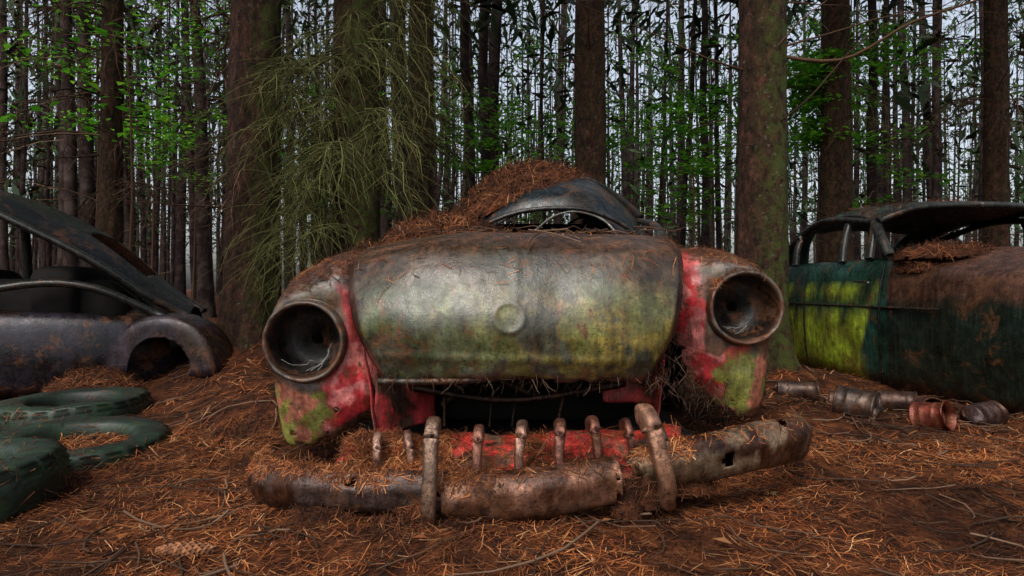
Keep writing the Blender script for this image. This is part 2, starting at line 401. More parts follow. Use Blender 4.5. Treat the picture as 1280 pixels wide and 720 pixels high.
def sapling(x,y,H,zlo,nb,nl,Lb=1.1,size=.085):
    e=empty('beech_sapling'); s=MB(); z0=gh(x,y)-.05; P=[]
    s.tube([(x+.08*math.sin(q*3),y,z0+H*q) for q in (0,.25,.5,.75,1)],[.022,.018,.014,.009,.003],6)
    for i in range(nb):
        z=R(zlo,H*1.02);a=R(0,6.28);L=Lb*R(.5,1.2); p=Vector((x,y,z0+z*.97));d=Vector((math.cos(a),math.sin(a),.35));path=[p.copy()]
        for j in range(6):
            d+=Vector((random.gauss(0,.15),random.gauss(0,.15),-.10)); p=p+d.normalized()*L/6; path.append(p.copy())
            for kk in range(nl):
                P.append(p+Vector((random.gauss(0,.13),random.gauss(0,.13),random.gauss(0,.035))))
        s.tube(path,[.007,.006,.005,.004,.003,.002,.001],4)
    make('stem',s,M_twig,e); leaves('leaves',[tuple(p) for p in P],size,M_leaf,e,1.2,.6)
for a in [(-.3,9.5,3.3,1.9,18,10),(2.75,9.0,3.4,1.6,20,13),(3.95,8.4,3.6,2.5,22,22,.75),(-3.2,8.6,3.4,2.0,15,8),(-5.0,8.8,3.9,2.0,18,9),(1.5,10.5,3.8,2.1,18,9),(-2.45,9.5,3.2,1.8,14,9),(2.2,8,3.0,1.2,8,6),(5.6,9.6,4.8,1.8,18,10),(.3,14,6.5,4,16,8,1.5),(3,13,6,4,18,8,1.5),(-1.5,12,5.2,3.6,14,8,1.4),(-6,12,6,3,18,8,1.5),(5.8,12,6.2,4,16,10,1.4),(-3.4,5.6,3.0,2.0,6,5,.8),(-4.6,7,4.2,2.8,14,8,1.2),(.9,16,5.0,2.0,16,7,1.5),(4.6,16,5.2,2.0,16,7,1.5),(-4.4,15,5.2,2.0,14,7,1.5)]:
    sapling(*a)

# ------------------------------------------------------------------ main car wreck
car=empty('wrecked_car')
prof=[(1.995,.335,.420),(1.965,.36,.442),(1.93,.43,.480),(1.915,.51,.513),(1.935,.60,.537),(1.985,.69,.556),(2.07,.765,.568),(2.27,.815,.578),(2.75,.85,.60),(3.12,.862,.62)]
rowsP=catmull(prof,150)
rows=[];cols=[]; NU=180
dents=[(-.28,.62,.10,.016),(.22,.70,.13,.018),(.36,.50,.07,.014),(-.40,.47,.06,.014),(.05,.76,.16,.012),(-.12,.42,.05,.008),(-.42,.70,.08,.018),(.47,.62,.06,.014),(.14,.60,.05,.006)]
for i,(Y,Z,hw) in enumerate(rowsP):
    v=i/150; r=[];c=[]
    for j in range(NU+1):
        u=-1+2*j/NU; au=abs(u)
        kk=.065 if u<0 else .015
        x=.012+hw*u
        y=Y+(.05+.07*sm(.1,.6,v))*au**2.8*(1-.3*v)+.05*sm(.93,1,au)+.016*nz(u*2,v*3,0,1)
        z=Z-kk*au**2.6*sm(.2,.75,v)-.014*au**2*sm(.3,.0,v)
        z+=.009*nz(x,v*2,3,4)
        for dx,dz,dr,dd in dents: y+=dd*math.exp(-(((x-dx)**2+(z-dz)**2)/(dr*dr)))
        y-=.006*math.exp(-((z-.402+.01*u)/.016)**2)*(1-au**6)
        if v<.1: z+=.010*nz(x,0,9,9)*(1-v/.1)+.009*nz(x,0,4,30)*(1-v/.1)
        d=math.hypot(x+.008,z-.53)
        y+=.005*math.exp(-((d)/.034)**4)-.0022*math.exp(-((d-.044)/.006)**2)
        y-=.005*math.exp(-(u/.03)**2)*sm(.35,.7,v)
        r.append((x,y,z))
        n1=fbm(x,z,0,3.2); n2=fbm(x+5,z,y,8)
        col=(.070,.078,.055)
        col=lerp(col,(.175,.195,.15),sm(-.05,.25,n1+.3*n2)*sm(.3,-.5,u))
        col=lerp(col,(.21,.165,.042),sm(-.10,.2,n2+.35*sm(0,.7,u))*sm(.60,.3,v)*sm(-.5,.3,u))
        col=lerp(col,(.095,.13,.042),.6*sm(-.05,.2,n2)*sm(.75,.4,v))
        col=lerp(col,(.024,.038,.026),sm(.40,.56,v+.06*n2)*.9)
        col=lerp(col,(.18,.05,.032),sm(.36,.75,v+.3*n1)*.33)
        col=lerp(col,(.05,.018,.010),max(sm(.93,.98,au+.07*n2),sm(.08,.02,v+.06*n2)))
        col=lerp(col,(.02,.02,.016),.6*math.exp(-((d-.05)/.008)**2))
        c.append(col)
    rows.append(r);cols.append(c)
def keeph(i,j):
    u=-1+2*j/NU; v=i/150; x=.012+.45*u
    if v<.09 and x>.0 and x<.14 and v<.02+.07*max(0,nz(x*14,3,0,1)+.55): return False
    if v<.05 and nz(x*11,7,v*20,1)>.2: return False
    return True
hood=MB(); hood.grid(rows,cols,keep=keeph); make('hood',hood,M_paint,car,solid=.004)
def fender(nm,cx,cz,Y0,contour,side,ext,depth):
    th0=[p[0] for p in contour]; rr0=[p[1] for p in contour]; S=216
    th=np.arange(S)*360/S-180
    o=np.argsort(th0); Rr=np.interp(th,np.array(th0)[o],np.array(rr0)[o],period=360)
    ker=np.array([1,2,3,4,3,2,1])/16.
    for q in range(2): Rr=np.convolve(np.concatenate([Rr[-3:],Rr,Rr[:3]]),ker,'valid')
    th_r=np.radians(th); layers=[]
    for (r,y,kc) in [(.02,.15,0),(.08,.14,0),(.108,.10,0),(.117,.05,0),(.119,.008,1),(.122,-.010,2),(.128,-.015,2),(.133,-.008,2),(.136,.008,2),(.1365,.02,1),(.138,.026,3)]:
        layers.append(([r]*S,[y]*S,kc))
    NL=36
    for q in range(1,NL+1):
        t=q/NL
        layers.append(([.138+(Rr[s]-.138)*t for s in range(S)],[.026+depth(th[s])*t**2.0 for s in range(S)],3+t))
    for e in (.03,.08,.16,.3,.5,.75,1.0):
        layers.append(([Rr[s]+.02*min(1,e*3) for s in range(S)],[.026+depth(th[s])+ext*e for s in range(S)],5+e))
    rows=[];cols=[]
    for (r,y,kc) in layers:
        row=[];co=[]
        for s in range(S):
            x=cx+r[s]*math.cos(th_r[s]); z=cz+r[s]*math.sin(th_r[s]); yy=Y0+y[s]
            if kc>=3:
                yy+=.012*nz(x,z,yy,6)+.005*nz(x,z,yy,19); x+=.006*nz(z,yy,2,7)
            elif kc>0:
                yy+=.004*nz(x,z,side,25); x+=.002*nz(x,z,5,30); z+=.002*nz(x,z,9,30)
            row.append((x,yy,z))
            n1=fbm(x,z,yy,5); n2=fbm(x+9,z,yy,13)
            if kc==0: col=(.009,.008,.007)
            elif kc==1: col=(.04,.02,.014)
            elif kc==2: col=lerp((.10,.08,.065),(.07,.027,.013),sm(-.2,.1,n2))
            else:
                ins=(x-cx)*(-side); dz=z-cz
                col=lerp((.08,.065,.038),(.045,.03,.02),sm(-.1,.15,n1))
                col=lerp(col,(.12,.05,.028),sm(.05,.2,n2)*.8)
                red=sm(.06,.09,ins+.06*n1+.03*n2)*sm(.24,.17,dz+.08*n2)
                if side>0: red=max(sm(.125,.145,ins+.04*n1)*sm(.26,.20,dz+.05*n2),sm(.0,-.02,dz+.14+.06*n2)*sm(-.05,.0,ins)*sm(.22,.17,ins+.04*n1))
                col=lerp(col,lerp((.42,.026,.035),(.56,.17,.17),sm(.0,.25,n2)),red)
                ol=sm(-.13,-.17,dz+.06*n1)*sm(.08,.03,ins+.08*n2)
                col=lerp(col,lerp((.20,.21,.05),(.40,.14,.10),sm(.0,.2,n2)),ol)
                col=lerp(col,(.055,.022,.013),sm(.14,.2,dz+.08*n1)*.9)
                if dz<-.1: col=lerp(col,(.05,.018,.010),sm(.84,.94,(kc-3)+.15*n1))
            co.append(col)
        rows.append(row);cols.append(co)
    nb=11
    def keep(i,j):
        t=th[j]
        if i>=nb+NL-1:
            if -148<t<-32: return False
            return True
        if i>=nb and -150<t<-20:
            q=(i-nb)/NL
            x,y,z=rows[i][j]
            if q>.90+.14*nz(t*.10,3,side,1)+.07*nz(t*.35,i*.3,2,1): return False
            if q>.45 and nz(x*26,z*26,side*3,1)>.56: return False
        return True
    f=MB(); f.grid(rows,cols,closed=True,keep=keep); make(nm,f,M_fend,car,solid=.003)
    w=MB()
    for i in range(4):
        a=R(3.8,5.4); p=[]
        for q in range(7):
            t=q/6; p.append((cx+.1*math.cos(a+t*1.0)*(1-.35*t)+R(-.006,.006),Y0+.02+.07*t,cz+.1*math.sin(a+t*1.0)*(1-.3*t)+R(-.006,.006)))
        w.tube(p,.0011,4)
    make(nm+'_headlight_wires',w,M_bglade,car)
    return f
def dL(t): 
    return .09+.05*math.exp(-((t-90)/50)**2)-.03*math.exp(-((t+90)/40)**2)
fl=fender('left_fender',-.683,.444,2.10,[(180,.145),(150,.152),(128,.19),(105,.235),(90,.26),(65,.335),(52,.31),(30,.235),(0,.205),(-20,.26),(-33,.33),(-48,.33),(-62,.325),(-85,.365),(-99,.395),(-107,.35),(-116,.27),(-134,.18),(-155,.15)],-1,1.05,dL)
fr=fender('right_fender',.841,.55,2.30,[(180,.235),(160,.262),(140,.30),(120,.26),(105,.225),(80,.19),(60,.168),(35,.15),(0,.144),(-25,.146),(-45,.16),(-58,.2),(-66,.26),(-74,.37),(-82,.44),(-92,.42),(-103,.38),(-118,.33),(-129,.30),(-152,.26)],1,1.0,dL)
eb=MB()
eb.box((.02,2.85,.36),(.50,.32,.28),bev=.2); make('dark_bay_box',eb,M_blk,car)  # added near-black box whose colour stands in for shade under the hood
eb=MB(); eb.grid([[(x,y,.055+.01*nz(x,y,0,8)) for x in np.linspace(-.6,.7,12)] for y in np.linspace(2.2,3.0,8)]); make('undertray',eb,M_blk,car)
red=MB()
def sheet(mb,pts4,nu=14,nv=14,col=(.3,.03,.03),amp=.01,lo=-.15):
    rows=[];cols=[]
    a,b,c,d=[Vector(p) for p in pts4]
    for i in range(nu+1):
        r=[];cc=[]
        for j in range(nv+1):
            u=i/nu;v=j/nv; p=(a.lerp(b,u)).lerp(d.lerp(c,u),v); p+=Vector((nz(p.y,p.z,1,9),nz(p.x,p.z,2,9),nz(p.x,p.y,3,9)))*amp
            r.append(p); cc.append(lerp(col,(.04,.016,.010),sm(lo,lo+.3,fbm(p.x,p.y,p.z,8))))
        rows.append(r);cols.append(cc)
    mb.grid(rows,cols)
sheet(red,[(-.50,2.15,.42),(-.50,2.6,.45),(-.42,2.6,.10),(-.44,2.08,.10)],24,24,(.42,.03,.035),.01,0)
sheet(red,[(.54,2.22,.50),(.54,2.7,.5),(.48,2.7,.12),(.50,2.2,.12)],24,24,(.42,.03,.035),.01,0)
sheet(red,[(.30,2.24,.40),(.54,2.26,.44),(.52,2.3,.20),(.33,2.28,.22)],24,24,(.36,.03,.03),.01,0)
sheet(red,[(-.46,2.14,.38),(-.28,2.32,.34),(-.28,2.34,.14),(-.46,2.12,.12)],24,24,(.42,.03,.04),.01,0)
make('inner_wings',red,M_fend,car,solid=.003)
ap=MB(); sheet(ap,[(-.55,1.80,.045),(.55,1.86,.075),(.55,2.12,.160),(-.52,2.07,.130)],80,40,(.42,.032,.028),.025,-.05)
make('lower_apron',ap,M_fend,car,solid=.003)
br=MB()
br.tube(catmull([(-.42,2.03,.325),(-.2,2.0,.33),(.1,2.02,.348),(.2,2.03,.34)],16),.013,8,1.4,(.06,.05,.045),True)
br.tube(catmull([(-.35,2.25,.27),(0,2.2,.235),(.4,2.28,.28)],16),.014,8,1,(.04,.02,.014),True)
br.tube(catmull([(-.25,2.3,.2),(-.1,2.28,.3),(.1,2.3,.22)],16),.015,8,1,(.05,.03,.02),True)
for i in (0,2,3,5): br.tube([(-.24+.08*i,2.27,.13),(-.24+.08*i+.01*i,2.29,.36)],.006,6,1,(.03,.016,.01))
make('radiator_support',br,M_chrome,car)
hang=MB()
for i in range(480):
    if i<180: x=R(-.42,.5); z=R(.33,.37); y=R(1.97,2.08)
    elif i<390: x=R(.46,.60); z=R(.28,.60); y=R(2.08,2.25)
    else: x=R(.60,.78); z=R(.20,.30); y=R(2.28,2.36)
    p=Vector((x,y,z)); path=[p.copy()]
    d=Vector((random.gauss(0,.6),random.gauss(0,.4),-1)); L=R(.02,.08)
    for q in range(4): d+=Vector((random.gauss(0,.4),random.gauss(0,.3),0)); p=p+d.normalized()*L/4; path.append(p.copy())
    hang.tube(path,[.0016,.0014,.0011,.0009,.0005],3)
make('hanging_roots',hang,M_twig,car)
gt=MB()
for x,zt,zb,y,w in [(-.405,.160,.10,1.93,.020),(-.305,.165,.10,1.93,.020),(-.10,.20,.06,1.83,.024),(.019,.21,.07,1.84,.025),(.135,.212,.08,1.85,.025),(.249,.215,.09,1.88,.024),(.44,.19,.11,1.96,.018),(.36,.20,.11,1.95,.018)]:
    tl=R(-.015,.015)
    p=catmull([(x-.006-tl,y+.075,zt-.015),(x-tl,y+.035,zt+.0),(x-tl*.6,y+.005,zt-.016),(x,y-.012,(zt+zb)/2),(x+.004,y-.012,zb),(x+.004,y+.02,zb-.03)],20)
    col=lerp((.36,.22,.18),(.20,.06,.04),random.random())
    gt.tube(p,[w*.8]+[w*(.92+.08*math.sin(q*.35)) for q in range(19)]+[w*.7],16,.66,col,True,.6)
make('grille_teeth',gt,M_chrome,car)
bm=MB()
def bump_piece(pts,rs,seed,col0):
    NN=90
    P=catmull(pts,NN); nR=np.interp(np.linspace(0,1,NN+1),np.linspace(0,1,len(rs)),rs); S=40; rows=[];cols=[]
    for i,p in enumerate(P):
        t=P[min(i+1,NN)]-P[max(i-1,0)]; t=Vector(t).normalized(); f=Vector((t.y,-t.x,0)).normalized(); up=t.cross(f)*1.0
        if up.z<0: up=-up
        row=[];c=[]
        for k in range(S):
            th=2*math.pi*k/S; r=nR[i]*1.10
            cf=math.cos(th);sf=math.sin(th)
            dx=(r*.70 if cf>0 else r*.42)*math.copysign(abs(cf)**.8,cf)*(1+.10*math.exp(-((sf-.15)*5)**2)); dz=math.copysign(abs(sf)**.8,sf)*r
            q=Vector(p)+f*dx+up*dz
            q+=f*.008*nz(q.x*6+seed,sf*1.2,0,1)+up*.007*nz(q.x*5+seed,3,cf,1)+f*.002*nz(q.x*25,sf*4,seed,1)
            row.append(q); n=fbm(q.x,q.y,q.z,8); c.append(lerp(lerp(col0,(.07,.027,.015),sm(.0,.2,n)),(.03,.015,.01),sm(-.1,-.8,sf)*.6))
        rows.append(row);cols.append(c)
    def keep(i,j):
        q=rows[i][j]; 
        if (i<5 or i>NN-6) and nz(q[0]*22,q[2]*22,seed,1)>.05: return False
        return nz(q[0]*11,q[1]*9,q[2]*14+seed,1)<.60
    bm.grid(rows,cols,closed=True,keep=keep)
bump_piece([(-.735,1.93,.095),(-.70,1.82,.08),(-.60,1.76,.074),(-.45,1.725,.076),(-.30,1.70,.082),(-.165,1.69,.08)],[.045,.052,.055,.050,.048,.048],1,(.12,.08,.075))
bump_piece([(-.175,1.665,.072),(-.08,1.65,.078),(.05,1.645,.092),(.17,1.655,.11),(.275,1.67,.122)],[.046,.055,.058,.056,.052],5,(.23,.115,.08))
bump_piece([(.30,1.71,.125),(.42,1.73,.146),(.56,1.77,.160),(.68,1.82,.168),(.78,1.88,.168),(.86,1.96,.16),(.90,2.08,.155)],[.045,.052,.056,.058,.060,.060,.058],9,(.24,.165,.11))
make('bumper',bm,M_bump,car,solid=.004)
ov=MB()
def overr(pts,w,col):
    P=catmull(pts,30); ws=[w*(.7+.3*min(1,(i+1)/4)) for i in range(31)]
    ov.tube(P,ws,20,.74,col,True,.55)
overr([(-.202,1.685,.252),(-.203,1.655,.262),(-.205,1.625,.232),(-.205,1.603,.16),(-.209,1.600,.08),(-.211,1.63,.015)],.025,(.34,.22,.17))
overr([(.348,1.72,.274),(.352,1.69,.284),(.362,1.655,.255),(.378,1.633,.19),(.395,1.635,.12),(.405,1.67,.065)],.030,(.36,.19,.13))
overr([(.395,1.80,.235),(.40,1.75,.24),(.41,1.71,.2),(.425,1.70,.13)],.014,(.12,.07,.05))
make('overriders',ov,M_chrome,car)
bd=MB()
rows=[];cols=[]
for (Y,hw,zb,zt,cx) in catmull([(3.08,.74,.70,.80,.10),(3.3,.76,.78,.86,.11),(3.6,.77,.82,.88,.13),(4.4,.78,.82,.88,.15),(5.2,.74,.80,.92,.15),(5.8,.62,.70,.85,.15),(6.2,.45,.45,.6,.15)],40):
    r=[];c=[]
    for fx,fz in [(-.97,0),(-1,.3),(-1.0,.7),(-.97,.93),(-.9,1),(-.6,1.03),(-.3,1.06),(0,1.07),(.3,1.06),(.6,1.03),(.9,1),(.97,.93),(1.0,.7),(1,.3),(.97,0)]:
        z=.03+(zb-.03)*fz if fz<=1 else zb+(zt-zb)*min(1,(1-abs(fx))*2)
        r.append((cx+fx*hw,Y,z)); c.append((.03,.028,.024))
    rows.append(r);cols.append(c)
bd.grid(rows,cols,keep=lambda i,j: not(6<i<26 and 4<=j<=9)); make('body_shell',bd,M_dark,car,solid=.004)
itr=MB(); itr.box((.15,4.3,.35),(.7,.9,.3),bev=.2); itr.box((.15,4.2,.78),(.6,.1,.26),bev=.4); make('interior',itr,M_blk,car)
rf=MB(); rows=[];cols=[]
RS=catmull([(3.46,.52,1.05),(3.52,.545,1.14),(3.70,.57,1.24),(3.95,.58,1.335),(4.3,.585,1.40),(4.7,.58,1.37),(5.1,.55,1.25),(5.5,.52,1.05),(5.8,.48,.85)],70)
for (Y,hw,Z) in RS:
    r=[];c=[]
    for j in range(61):
        u=-1+j/30; z=Z-(.30)*abs(u)**2.3; x=.225+hw*u
        z+=.012*nz(x,Y,0,4)-.03*math.exp(-((x-.05)**2+(Y-3.9)**2)/.06)
        r.append((x,Y+.12*u*u*(1 if Y<4 else -1),z)); n1=fbm(x,Y,z,4)
        c.append(lerp((.018,.028,.036),(.045,.04,.036),sm(-.1,.3,n1)))
    rows.append(r);cols.append(c)
rf.grid(rows,cols,keep=lambda i,j: not(46<i<62 and 12<j<48)); roof=make('roof',rf,M_dark,car,solid=.004)
pl=MB(); dk=(.035,.035,.035)
pl.tube(catmull([(.76,3.22,.82),(.785,3.4,.92),(.78,3.58,.98),(.77,3.9,1.03)],14),.018,8,1.5,dk)
pl.tube(catmull([(-.42,3.2,.83),(-.38,3.4,.93),(-.34,3.6,1.0)],14),.018,8,1.5,dk)
pl.tube(catmull([(-.30,3.58,.80),(-.2,3.5,.93),(0,3.46,1.02),(.225,3.45,1.05),(.45,3.46,1.03),(.66,3.52,.93),(.77,3.58,.80)],30),.013,8,1.2,dk)
pl.tube(catmull([(.12,3.36,.92),(.22,3.4,1.0),(.34,3.4,1.025),(.48,3.38,.98),(.56,3.32,.88)],24),.007,6,1,(.12,.12,.11))
pl.tube(catmull([(.77,4.2,.84),(.78,4.25,1.0),(.76,4.3,1.12)],8),.02,8,1.5,dk)
pl.tube(catmull([(-.4,4.2,.84),(-.36,4.25,1.0),(-.34,4.3,1.12)],8),.02,8,1.5,dk)
sw=[]
for q in range(25):
    a=q/24*2*math.pi; sw.append((.45+.17*math.cos(a),3.62+.05*math.sin(a),.90+.13*math.sin(a)))
pl.tube(sw,.008,6,1,(.01,.01,.01))
make('pillars_and_frames',pl,M_dark,car)
db=MB()
def mound(mb,cx,cy,rx,ry,zb,h,seed,topf=None,n=40):
    rows=[]
    for i in range(n+1):
        r=[]
        for j in range(n+1):
            u=-1+2*i/n;v=-1+2*j/n; q=max(0,1-u*u-v*v)
            x=cx+u*rx;y=cy+v*ry; b=topf(x,y) if topf else zb
            z=b-.03+h*(q**.6)*(1+.35*fbm(x,y,seed,3))+.018*nz(x,y,seed,14)*(q>0)
            r.append((x,y,z))
        rows.append(r)
    mb.grid(rows,keep=lambda i,j: (-1+2*(i+.5)/n)**2+(-1+2*(j+.5)/n)**2<1.0)
def roofz(x,y):
    Z=np.interp(y,[p[0] for p in RS],[p[2] for p in RS]); u=(x-.225)/.58; au=min(abs(u),1.15)
    return float(Z-.30*au**2.3)
mound(db,-.05,4.2,.58,.66,1.1,.085,1,roofz)
mound(db,.34,4.6,.5,.45,1.1,.05,8,roofz)
mound(db,-.32,3.55,.38,.5,.86,.17,2)
mound(db,-.45,4.0,.30,.5,.84,.26,12)
mound(db,.1,3.12,.72,.17,.84,.055,3)
mound(db,-.5,3.0,.3,.35,.76,.09,4)
mound(db,.62,2.75,.10,.35,.71,.07,5)
mound(db,-.58,2.62,.10,.45,.66,.06,6)
make('debris_heap',db,M_ground,car)
P,N=sample(db,22000); needles('debris_needles',P,N,.04,.11,.0036,M_needled,car,.45,.014)
P,N=sample(hood,5200,lambda c,N:np.clip((c[:,1]-2.15)*1.2,0,1)**2*(N[:,2]>.6)+.55*(np.abs(c[:,0]-.012)>.51)*(c[:,2]>.66)+.07*(N[:,2]>.45)); needles('hood_needles',P,N,.03,.09,.0020,M_needle,car,.1,.005)
for nm,f,cx in (('left',fl,-.683),('right',fr,.841)):
    P,N=sample(f,4000,lambda c,N:(N[:,2]>.45)*(c[:,2]>.58)*1.0*(np.abs(c[:,0])<abs(cx)+.08)+.03*(c[:,2]<.25)); needles(nm+'_fender_needles',P,N,.02,.07,.002,M_needle,car,.12,.004)
P,N=sample(bm,3400,lambda c,N:(N[:,2]>.45)*(c[:,2]>.09)*(np.array([1.0 if nz(a*4,2,0,1)>.1 or a<-.35 else .15 for a in c[:,0]]))); needles('bumper_needles',P,N,.02,.06,.0018,M_needle,car,.15,.004)
P,N=sample(ap,5200,lambda c,N:np.array([max(.12,(1.0 if a<-.2 else .2)+nz(a*6,b*6,0,1)*2) for a,b in c[:,:2]])); needles('apron_needles',P,N,.03,.08,.0018,M_needle,car,.2,.008)
cl=MB()
for cx,cy,z,rx in [(-.25,1.72,.055,.06),(.30,1.70,.06,.05),(-.62,1.84,.08,.14),(.47,1.80,.09,.1),(-.40,1.81,.06,.2),(-.5,1.72,.02,.12),(.1,1.62,-.02,.12),(.36,1.72,.08,.05),(-.3,1.64,-.01,.1)]:
    mound(cl,cx,cy,rx,.08,z,.065,cx*9,None,16)
make('bumper_moss_clumps',cl,M_ground,car)
P,N=sample(cl,6200); needles('clump_needles',P,N,.02,.06,.0018,M_needled,car,.7,.01)
tw=MB()
for i in range(36):
    x=R(-.45,.6);y=R(2.35,3.0);a=R(0,6.28);L=R(.06,.25)
    z=.62+float(np.interp(y,[2.03,2.18,2.45,2.8,3.12],[.10,.17,.208,.232,.242]))+.008
    tw.tube([(x+math.cos(a)*L*t,y+math.sin(a)*L*t*.5,z+R(0,.025)) for t in (-.5,-.2,.2,.5)],[.003,.003,.002,.001],5)
tw.tube(catmull([(.10,2.15,.81),(.06,2.05,.775),(.05,1.98,.725)],6),.0025,5); tw.tube(catmull([(.06,2.3,.83),(.14,2.12,.80),(.22,2.03,.765)],6),.0025,5)
make('twigs_on_hood',tw,M_twig,car)

# ------------------------------------------------------------------ side wrecks
def wreck(name,loc,yaw,st,cab,roofS,colf,holes=None,pillars=(),fb=(),rd=.13):
    e=empty(name); Mx=Matrix.Translation(loc)@Matrix.Rotation(yaw,4,'Z')
    b=MB(); rows=[];cols=[]
    PR=[(.95,0),(.99,.12),(1,.25),(1.015,.38),(1.02,.5),(1.018,.62),(1.01,.75),(1.0,.83),(.985,.9),(.95,.97),(.88,1)]
    for (s,hw,zs,zb,zt) in catmull(st,110):
        L=[(-a*hw,zs+(zb-zs)*f) for a,f in PR]+[(-.6*hw,zb+(zt-zb)*.6),(-.3*hw,zb+(zt-zb)*.92),(0,zt)]
        L=L+[(-y,z) for y,z in L[-2::-1]]
        r=[(s,y+.014*nz(s,z,y,3),z+.008*nz(s,y,1,4)) for y,z in L]
        rows.append(r); cols.append([colf(*p) for p in r])
    m=len(rows[0])
    def keep(i,j):
        s=rows[i][j][0]
        if cab[0]<s<cab[1] and 10<=j<m-11: return False
        for (a,b2,z0,z1) in fb:
            if a<s<b2 and rows[i][j][2]<z0+(z1-z0)*math.sqrt(max(0,1-((s-(a+b2)/2)/((b2-a)/2))**2)): return False
        return True
    b.grid(rows,cols,keep=keep)
    for rr in (rows[0],rows[-1]):
        k=len(b.v); 
        for p in rr: b.v.append(Vector(p)); b.c.append((.03,.03,.03))
        b.f.append(tuple(range(k,k+m)))
    make('body',b,M_dark,e,solid=.005,M=Mx)
    r_=MB(); rows2=[];cols2=[]; RR=catmull(roofS,60)
    for (s,hw,z) in RR:
        r=[]
        for j in range(41):
            u=-1+j/20; r.append((s,hw*u,z-rd*abs(u)**3+.012*nz(s,u*2,0,3)))
        rows2.append(r);cols2.append([colf(p[0],p[1],p[2]+5) for p in r])
    r_.grid(rows2,cols2,keep=(lambda i,j: not holes(rows2[i][j][0],-1+j/20)) if holes else None)
    make('roof',r_,M_dark,e,solid=.006,M=Mx)
    p=MB()
    for pts in pillars:
        for sg in (1,-1): p.tube(catmull([(a,b_*sg,c) for a,b_,c in pts],12),.024,8,1.4,(.03,.032,.03),True)
    make('pillars',p,M_dark,e,M=Mx)
    it=MB(); a,c=cab; zz=st[2][2]+.05
    it.box(((a+c)/2,0,zz+.1),((c-a)/2*.98,.6,.15),bev=.2)
    it.box(((a+c)/2-.1,0,zz+.42),(.1,.55,.28),bev=.4); it.box((c-.05,0,zz+.5),(.12,.6,.14),bev=.4)
    make('seats_and_dash',it,M_blk,e,M=Mx)
    return e,b,r_,Mx
def tfilt(mb,Mx):
    o=MB(); o.v=[Mx@v for v in mb.v]; o.f=mb.f; o.c=mb.c; return o
def colR(s,y,z):
    n=fbm(s,y,z,2.6); n2=fbm(s+4,y,z,7)
    if z>4: return lerp((.03,.06,.055),(.09,.05,.03),sm(-.05,.25,n))
    c=lerp((.012,.05,.035),(.02,.07,.06),sm(-.2,.3,n))
    if y<0 and s<0.0: c=lerp(c,lerp((.40,.54,.045),(.26,.28,.04),sm(0,.3,n2)),min(1,sm(.64,.60,z+.05*n2)*sm(.50,.53,z)*sm(.0,-.15,s)+sm(.45,.41,z+.07*n2)*sm(-.18,-.26,s+.12*n2)))
    if s>.03: c=lerp((.11,.052,.036),(.015,.026,.020),sm(.58,.52,z+.03*n2))
    return c
yawR=math.atan2(-1,.05)
e,b,rr,Mx=wreck('wrecked_sedan',(3.08,4.03,0),yawR,
 [(-2.3,.5,.0,.55,.62),(-2.0,.62,0,.72,.78),(-1.5,.72,0,.80,.86),(-.8,.75,0,.81,.86),(-.1,.75,0,.81,.88),(.3,.74,0,.76,.86),(.9,.72,0,.7,.82),(1.4,.66,.0,.62,.72),(1.6,.5,.1,.5,.6)],
 (-1.6,-.02),[(-1.75,.5,.86),(-1.6,.58,1.05),(-1.3,.63,1.18),(-.9,.66,1.23),(-.5,.66,1.23),(-.25,.64,1.16)],colR,
 lambda s,u: s<-1.5 and abs(u)<.7,
 [[(0.0,.72,.82),(-.12,.70,.95),(-.26,.65,1.06)],[(-.52,.73,.80),(-.54,.70,.95),(-.56,.65,1.10)],[(-1.2,.72,.80),(-1.22,.69,.95),(-1.25,.62,1.08)],[(-.2,.73,.81),(-.22,.70,.92),(-.25,.66,1.05)],[(-.27,.64,1.06),(-.9,.665,1.12),(-1.6,.58,.95)],[(-.22,.66,1.06),(-.20,.4,1.15),(-.19,0,1.17)]],rd=.10)
dl=MB()
for s in (-.02,-.95): dl.tube([Mx@Vector((s,-.75*f,z)) for f,z in ((1.0,.03),(1.028,.25),(1.045,.45),(1.03,.62),(.99,.77))],.006,6,1,(.004,.004,.004))
dl.tube([Mx@Vector((s,-.765,.50)) for s in (-1.9,-1.4,-.8,-.1,.5)],.008,6,1,(.03,.025,.02))
dl.tube([Mx@Vector((-.12,-.79,.66)),Mx@Vector((-.24,-.80,.665))],.01,6,1,(.15,.15,.14),True)
make('door_seams_and_handle',dl,M_dark,e)
q=tfilt(rr,Mx); P,N=sample(q,4200,lambda c,N:np.array([max(.08,nz(a*2.5,b*2.5,3,1)+.3) for a,b in c[:,:2]])); needles('roof_needles',P,N,.03,.1,.004,M_needled,e,.3,.01)
dbm=MB(); mound(dbm,2.62,3.84,.30,.26,.82,.10,7); mound(dbm,2.42,3.86,.08,.2,.74,.08,7)
make('cowl_debris',dbm,M_ground,e); P,N=sample(dbm,2200); needles('cowl_needles',P,N,.03,.09,.003,M_needled,e,.5,.012)

